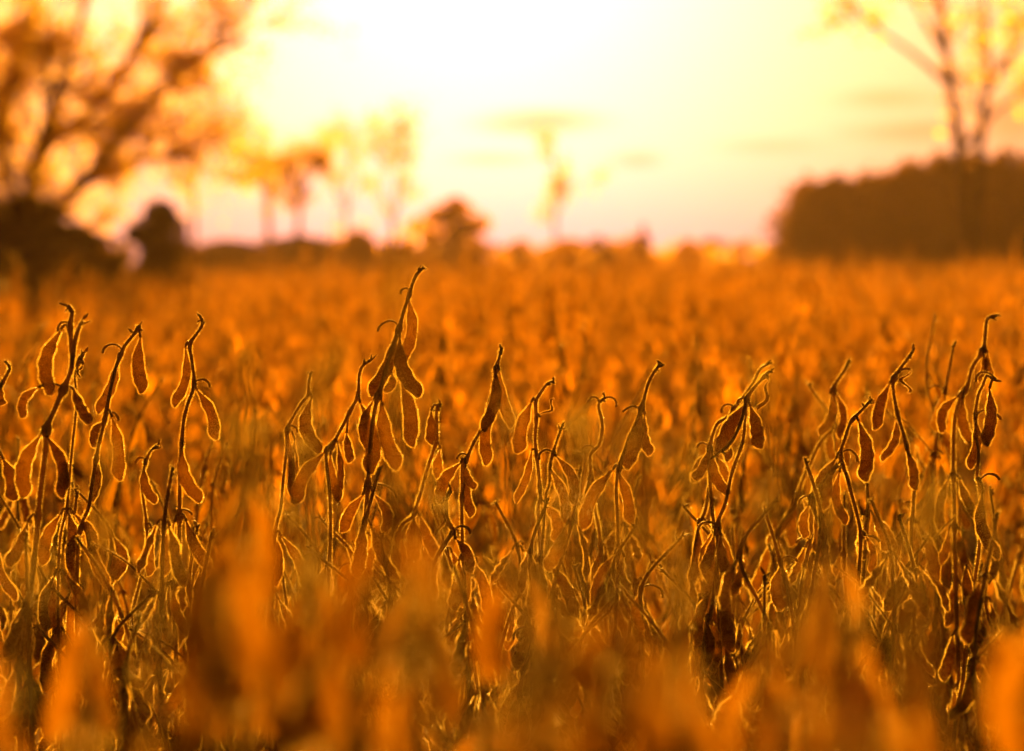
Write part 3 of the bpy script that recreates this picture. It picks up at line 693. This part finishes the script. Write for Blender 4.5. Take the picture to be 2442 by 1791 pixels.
hero('soft plant with a straight club tip between the two sharp right plants', F0 + .28,
     [('C', 1090, 715), ('C', 1060, 780), ('C', 990, 900), ('C', 1010, 1040), ('C', 990, 1160), ('C', 900, 1300), ('C', 800, 1520), ('C', 760, 1652)],
     [('C', 985, 910, 965, 930, 908, 1210, 85), ('C', 995, 915, 1005, 930, 1030, 1230, 80), ('C', 980, 1170, 975, 1180, 1000, 1400, 75)], [], 15, (.0014, .0022))
hero('sharp plant with a bare arched stem and one large pale hairy pod', F0,
     [('C', 1225, 985), ('C', 1170, 1040), ('C', 1100, 1120), ('C', 1060, 1220), ('C', 1032, 1330), ('C', 1050, 1420), ('C', 1090, 1520), ('F', 920, 60), ('F', 990, 330), ('F', 1010, 450), ('F', 1000, 700)],
     [('C', 1120, 1100, 1155, 1110, 1190, 1515, 118, -.006), ('C', 1035, 1335, 1010, 1355, 860, 1680, 100), ('F', 890, 10, 895, 60, 930, 362, 78), ('F', 1000, 420, 1040, 420, 1075, 640, 60)],
     [('C', 1040, 1340, .014, 1), ('F', 1010, 430, .012, 1)], 16)
hero('forked plant lower right of the pale hairy pod, stem angling to a bright elbow', F0 - .02,
     [('F', 880, 20), ('F', 820, 110), ('F', 740, 215), ('F', 770, 320), ('F', 825, 480), ('F', 835, 640), ('F', 790, 850), ('F', 750, 1050)],
     [('F', 860, 60, 850, 70, 790, 290, 90, .01), ('F', 740, 220, 720, 250, 700, 440, 70), ('F', 745, 225, 755, 280, 760, 520, 60, .02)], [('F', 740, 215, .01, -1)], 17, (.0015, .002))
hero('soft plant with a wavy dry pod dangling near its tip, right of the pale pod', F0 + .13,
     [('C', 1510, 655), ('C', 1460, 720), ('C', 1390, 830), ('C', 1385, 920), ('C', 1410, 1080), ('C', 1450, 1200), ('C', 1470, 1300), ('C', 1510, 1500), ('C', 1510, 1652)],
     [('C', 1385, 840, 1362, 860, 1268, 1175, 85), ('C', 1470, 1280, 1470, 1300, 1520, 1570, 80), ('C', 1410, 1060, 1400, 1090, 1310, 1380, 75, .03)], [], 18, (.0013, .0024), dry=[('C', 1395, 825, 1490, 770, 1475, 935, 75)])
hero('tall soft plant near the right edge with a bent knob tip above the rest', F0 + .2,
     [('C', 2060, 420), ('C', 2000, 440), ('C', 1980, 560), ('C', 1960, 650), ('C', 1900, 760), ('C', 1870, 880), ('C', 1830, 960), ('C', 1790, 1100), ('C', 1770, 1400), ('C', 1770, 1652)],
     [('C', 1965, 640, 2000, 660, 2030, 830, 60), ('C', 1965, 640, 1975, 660, 1945, 860, 60), ('C', 1850, 920, 1840, 960, 1890, 1260, 95), ('C', 1840, 930, 1810, 950, 1690, 1190, 85)], [], 19, (.0015, .0024))
hero('sharp dark plant near the right edge with curled dry tips and a narrow split pod', F0 - .02,
     [('C', 2050, 840), ('C', 2010, 815), ('C', 1992, 880), ('C', 1955, 950), ('C', 1940, 1080), ('C', 1942, 1200), ('C', 1955, 1330), ('C', 1940, 1500), ('F', 1690, 100), ('F', 1700, 250), ('F', 1690, 500), ('F', 1640, 800), ('F', 1600, 1200)],
     [('C', 1995, 880, 2015, 895, 1985, 1280, 98, -.006), ('C', 1940, 1090, 1922, 1095, 1885, 1430, 82), ('F', 1695, 120, 1712, 170, 1795, 562, 92, -.01), ('F', 1640, 700, 1615, 590, 1675, 890, 78), ('F', 1610, 1080, 1640, 1100, 1775, 1472, 78)],
     [('C', 1990, 880, .016, -1), ('C', 1942, 1085, .016, 1), ('F', 1690, 120, .014, 1)], 20, (.0011, .0020))
hero('dark soft plant at the far left with two hairy upright tips', F0 - .14,
     [('A', 445, 355), ('A', 470, 400), ('A', 450, 480), ('A', 455, 600), ('A', 455, 760), ('A', 400, 900), ('A', 330, 1080), ('A', 300, 1160), ('A', 285, 1320), ('A', 240, 1652), ('D', 195, 450), ('D', 170, 700)],
     [('A', 430, 500, 400, 510, 325, 945, 135, .004), ('A', 400, 900, 250, 890, 140, 1095, 90), ('A', 295, 1170, 270, 1200, 150, 1620, 120), ('A', 300, 1180, 305, 1210, 410, 1620, 115), ('D', 190, 330, 160, 340, 40, 600, 85), ('A', 400, 920, 480, 900, 590, 1130, 90, .04)],
     [('A', 430, 490, .01, -1)], 21, (.0016, .0028), branches=[[('A', 545, 450), ('A', 510, 520), ('A', 488, 620), ('A', 460, 755)]])
hero('small sharp withered shoot beside the two upright tips, with one shrivelled pod', F0 - .02,
     [('A', 550, 665), ('A', 535, 700), ('A', 510, 760), ('A', 495, 820), ('A', 500, 1000), ('A', 470, 1300), ('A', 440, 1652)],
     [], [], 22, (.0009, .0016), dry=[('A', 520, 720, 545, 735, 515, 835, 45), ('A', 535, 690, 500, 760, 498, 830, 30)])
hero('soft plant cut by the left edge with a hooked tip and a round pod', F0 - .06,
     [('A', 40, 725), ('A', 62, 770), ('A', 0, 870), ('A', -40, 1000), ('A', -50, 1300), ('A', -60, 1650)],
     [('A', 0, 870, 10, 890, 10, 1012, 90), ('A', -50, 1250, 20, 1360, 90, 1640, 120)], [], 23)
hero('small soft plant with a knobbly tip between the two forked pods, right of centre', F0 + .12,
     [('B', 1730, 960), ('B', 1690, 1010), ('B', 1715, 1150), ('B', 1690, 1280), ('B', 1640, 1330), ('B', 1640, 1480), ('B', 1660, 1652)],
     [('B', 1640, 1490, 1620, 1500, 1570, 1652, 70), ('E', 1410, 100, 1410, 100, 1370, 310, 75)], [('B', 1700, 1010, .014, 1), ('B', 1700, 1010, .01, -1), ('B', 1650, 1320, .01, -1)], 24, (.0013, .0022))
hero('soft plant with a slim bent tip right of the tallest plant', F0 + .12,
     [('B', 650, 1000), ('B', 625, 1050), ('B', 625, 1230), ('B', 580, 1380), ('B', 530, 1560), ('B', 500, 1652), ('E', 415, 300)],
     [('B', 615, 1030, 590, 1040, 580, 1270, 75), ('B', 630, 1250, 650, 1290, 690, 1560, 85)], [], 25, (.0014, .002))
hero('sharp lower plant with curled stalks between the bottom pods, centre', F0 + .01,
     [('E', 830, 1390), ('E', 790, 1360), ('E', 760, 1200), ('E', 735, 1050), ('E', 690, 1300), ('E', 690, 1640)],
     [('E', 830, 1400, 830, 1440, 780, 1650, 110), ('E', 745, 1040, 755, 1060, 835, 1228, 70), ('E', 830, 1400, 860, 1440, 900, 1640, 90)], [('E', 820, 1400, .012, -1)], 26)

# ---------------------------------------------------------------- filling plants
prng = np.random.default_rng(77)
GR_F = 'soybean plants blurred close before the camera'
def foreground(gx, gtop, d, k):
    d = max(.42, d * .84); t = gpt(gx, gtop, d)
    plant(LUSH[k % N_PROTO], (t[0], t[1], 0), prng.random() * 6.28, (1.0, 1.0, float(t[2] / .9)), 'heavily blurred soybean plant close before the camera, veiling the sharp plants', GR_F, zmin=t[2] - d * .45, tone=(.5, 1.0))  # lighter pod tones stand in for sunlight that the stand behind blocks
for k, (gx, gt, d) in enumerate([(175, 900, .95), (240, 960, .75), (70, 1060, .66), (120, 1130, .6), (330, 1200, .7), (20, 1000, 1.0), (210, 1180, .62), (545, 700, 1.1), (560, 830, .85), (610, 960, .75), (650, 930, 1.0),
        (480, 1160, .72), (520, 1010, .9), (740, 1200, .85), (850, 1110, 1.1), (1090, 950, 1.25), (1060, 1080, .85), (1130, 1130, .75), (1240, 1180, .62), (1190, 1000, 1.2), (1290, 1150, .8), (1500, 900, 1.0), (1480, 1010, .8),
        (1640, 880, 1.15), (1700, 960, .95), (1570, 1130, .72), (1440, 1060, .95), (1830, 1060, .58), (1880, 1130, .52), (1960, 1010, 1.05), (1800, 1200, .7), (2130, 1080, .85), (2200, 1050, .95), (2060, 1200, .65), (2240, 1150, .7), (930, 1250, .75)]):
    foreground(gx, gt, d, k)
for k, (gx, gt, d) in enumerate([(510, 600, .8), (565, 680, .72), (215, 800, .7), (150, 860, .78), (1480, 800, .72), (1540, 880, .66), (1990, 880, .74), (1690, 840, .8), (2120, 940, .7), (1100, 900, .85), (1860, 960, .6), (300, 960, .62)]):
    foreground(gx, gt, d, k + 3)
for k in range(18):
    d = prng.uniform(.55, 1.2); foreground(prng.uniform(-60, 2310), prng.uniform(1060, 1420), d, k)
GR_M = 'soybean plants standing among and just behind the sharp ones'
def xspan(d): return d * PW / 2 / FPX
cnt = 0
# among the sharp plants: lower ones that fill the stand
for d, gx in [(d_, g) for d_ in (1.5, 1.64) for g in np.arange(-40, 2300, 420)] + [(d_, g) for d_ in (1.74, 1.81, 1.9, 1.98, 2.08) for g in np.arange(-40, 2300, 235)]:
    d = d + prng.uniform(-.05, .05); gx = gx + prng.uniform(-110, 110)
    gt = prng.uniform(1100, 1420) if d < 1.7 else prng.uniform(960, 1260)
    t = gpt(gx, gt, d)
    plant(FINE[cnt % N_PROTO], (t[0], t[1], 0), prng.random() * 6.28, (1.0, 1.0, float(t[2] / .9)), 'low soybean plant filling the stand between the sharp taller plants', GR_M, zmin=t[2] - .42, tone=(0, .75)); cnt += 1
d = 2.15
def canopy(d): return float(np.clip(prng.normal(.82, .05), .68, .89))
while d < 3.5:
    x = prng.uniform(-1, 1) * (xspan(d) + .1)
    h = canopy(d)
    plant(COARSE[cnt % N_PROTO], (x, d, 0), prng.random() * 6.28, (1.0, 1.0, h / .9), 'soybean plant softly blurred just behind the sharp plants', 'soybean plants softly blurred behind the sharp ones', tilt=(prng.normal(0, .05), prng.normal(.03, .06)), zmin=h - .45)
    cnt += 1; d += 1 / (27 * 2 * (xspan(d) + .1))
nsingle = 0
while d < 6.6 and cnt + nsingle < 205:
    x = prng.uniform(-1, 1) * (xspan(d) + .15)
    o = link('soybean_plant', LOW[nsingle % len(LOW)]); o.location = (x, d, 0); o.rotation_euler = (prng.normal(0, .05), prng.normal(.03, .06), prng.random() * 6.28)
    o.scale = (1, 1, canopy(d) / .9); tag(o, 'strongly blurred glowing soybean plant in the middle of the field', 'plant', 'soybean plants blurred in mid field')
    nsingle += 1; d += 1 / (22 * 2 * (xspan(d) + .15))
D_STUFF = d

# the rest of the field: one object
pc = []
for z0, z1, dens in ((D_STUFF, 14, 21), (14, 24, 17), (24, 44, 12)):
    area_n = int(dens * (z1 - z0) * (xspan(z0) + xspan(z1) + 1.2))
    for q in range(area_n):
        dd = math.sqrt(prng.uniform(z0 ** 2, z1 ** 2)); xx = prng.uniform(-1, 1) * (xspan(dd) + .6)
        sw = math.sin(xx * 3.1 + dd * .9) * math.sin(dd * 1.7 - xx * 1.3 + 2) + .6 * math.sin(xx * 7.3 - dd * 2.6) * math.sin(dd * .8 + xx * 4.1)
        far_ = min(1.8, .9 + dd / 40); pc.append((xx, dd, .06 * sw * far_ - .02 + prng.normal(0, .05) * far_ + (.07 if prng.random() < .06 else 0)))
# plants beside the frame and behind the far edge that shade the visible ones
for q in range(1500):
    dd = prng.uniform(1.2, 8); s = prng.choice([-1, 1]); pc.append((s * (xspan(dd) + .2 + prng.random() * .9), dd, 0))
me = bpy.data.meshes.new('soybean_field'); me.from_pydata(pc, [], [])
field = link('soybean_field', me); tag(field, 'dense far mass of ripe golden soybean plants reaching to the field edge', 'field', kind='stuff')
pcol = bpy.data.collections.new('field_plants')
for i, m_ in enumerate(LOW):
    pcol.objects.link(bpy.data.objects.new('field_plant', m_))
ng = bpy.data.node_groups.new('scatter', 'GeometryNodeTree')
ng.interface.new_socket('Geometry', in_out='INPUT', socket_type='NodeSocketGeometry'); ng.interface.new_socket('Geometry', in_out='OUTPUT', socket_type='NodeSocketGeometry')
gi, go = ng.nodes.new('NodeGroupInput'), ng.nodes.new('NodeGroupOutput')
iop = ng.nodes.new('GeometryNodeInstanceOnPoints'); ci = ng.nodes.new('GeometryNodeCollectionInfo')
ci.inputs['Collection'].default_value = pcol; ci.inputs['Separate Children'].default_value = True; ci.inputs['Reset Children'].default_value = True
rr = ng.nodes.new('FunctionNodeRandomValue'); rr.data_type = 'FLOAT_VECTOR'; rr.inputs[0].default_value = (-.09, -.07, 0); rr.inputs[1].default_value = (.09, .13, 6.28)
rs_ = ng.nodes.new('FunctionNodeRandomValue'); rs_.data_type = 'FLOAT_VECTOR'; rs_.inputs[0].default_value = (.9, .9, .74); rs_.inputs[1].default_value = (1.1, 1.1, 1.03); rs_.inputs['Seed'].default_value = 4
mtm = ng.nodes.new('GeometryNodeMeshToPoints')
ng.links.new(gi.outputs[0], mtm.inputs[0]); ng.links.new(mtm.outputs[0], iop.inputs['Points']); ng.links.new(ci.outputs[0], iop.inputs['Instance'])
iop.inputs['Pick Instance'].default_value = True
ng.links.new(rr.outputs[0], iop.inputs['Rotation']); ng.links.new(rs_.outputs[0], iop.inputs['Scale']); ng.links.new(iop.outputs[0], go.inputs[0])
mod = field.modifiers.new('scatter', 'NODES'); mod.node_group = ng
print('plants', cnt, nsingle, 'field', len(pc), 'd', D_STUFF)

# ---------------------------------------------------------------- the dusty evening air
def haze():
    m = bpy.data.materials.new('haze'); m.use_nodes = True; nt = m.node_tree; nt.nodes.clear()
    out = nd(nt, 'ShaderNodeOutputMaterial'); v = nd(nt, 'ShaderNodeVolumePrincipled')
    v.inputs['Color'].default_value = (0.98, 0.52, 0.22, 1); v.inputs['Density'].default_value = 0.00028; v.inputs['Anisotropy'].default_value = 0.55
    nt.links.new(v.outputs[0], out.inputs['Volume'])
    mb = Mixed(); x0, x1, y0, y1, z0, z1 = -70, 70, -12, 90, -1, 9
    mb.add([[x0, y0, z0], [x1, y0, z0], [x1, y1, z0], [x0, y1, z0], [x0, y0, z1], [x1, y0, z1], [x1, y1, z1], [x0, y1, z1]],
           [[0, 3, 2, 1], [4, 5, 6, 7], [0, 1, 5, 4], [1, 2, 6, 5], [2, 3, 7, 6], [3, 0, 4, 7]])
    tag(link('haze', mb.mesh('haze', [m], False)), kind='stuff')
haze()
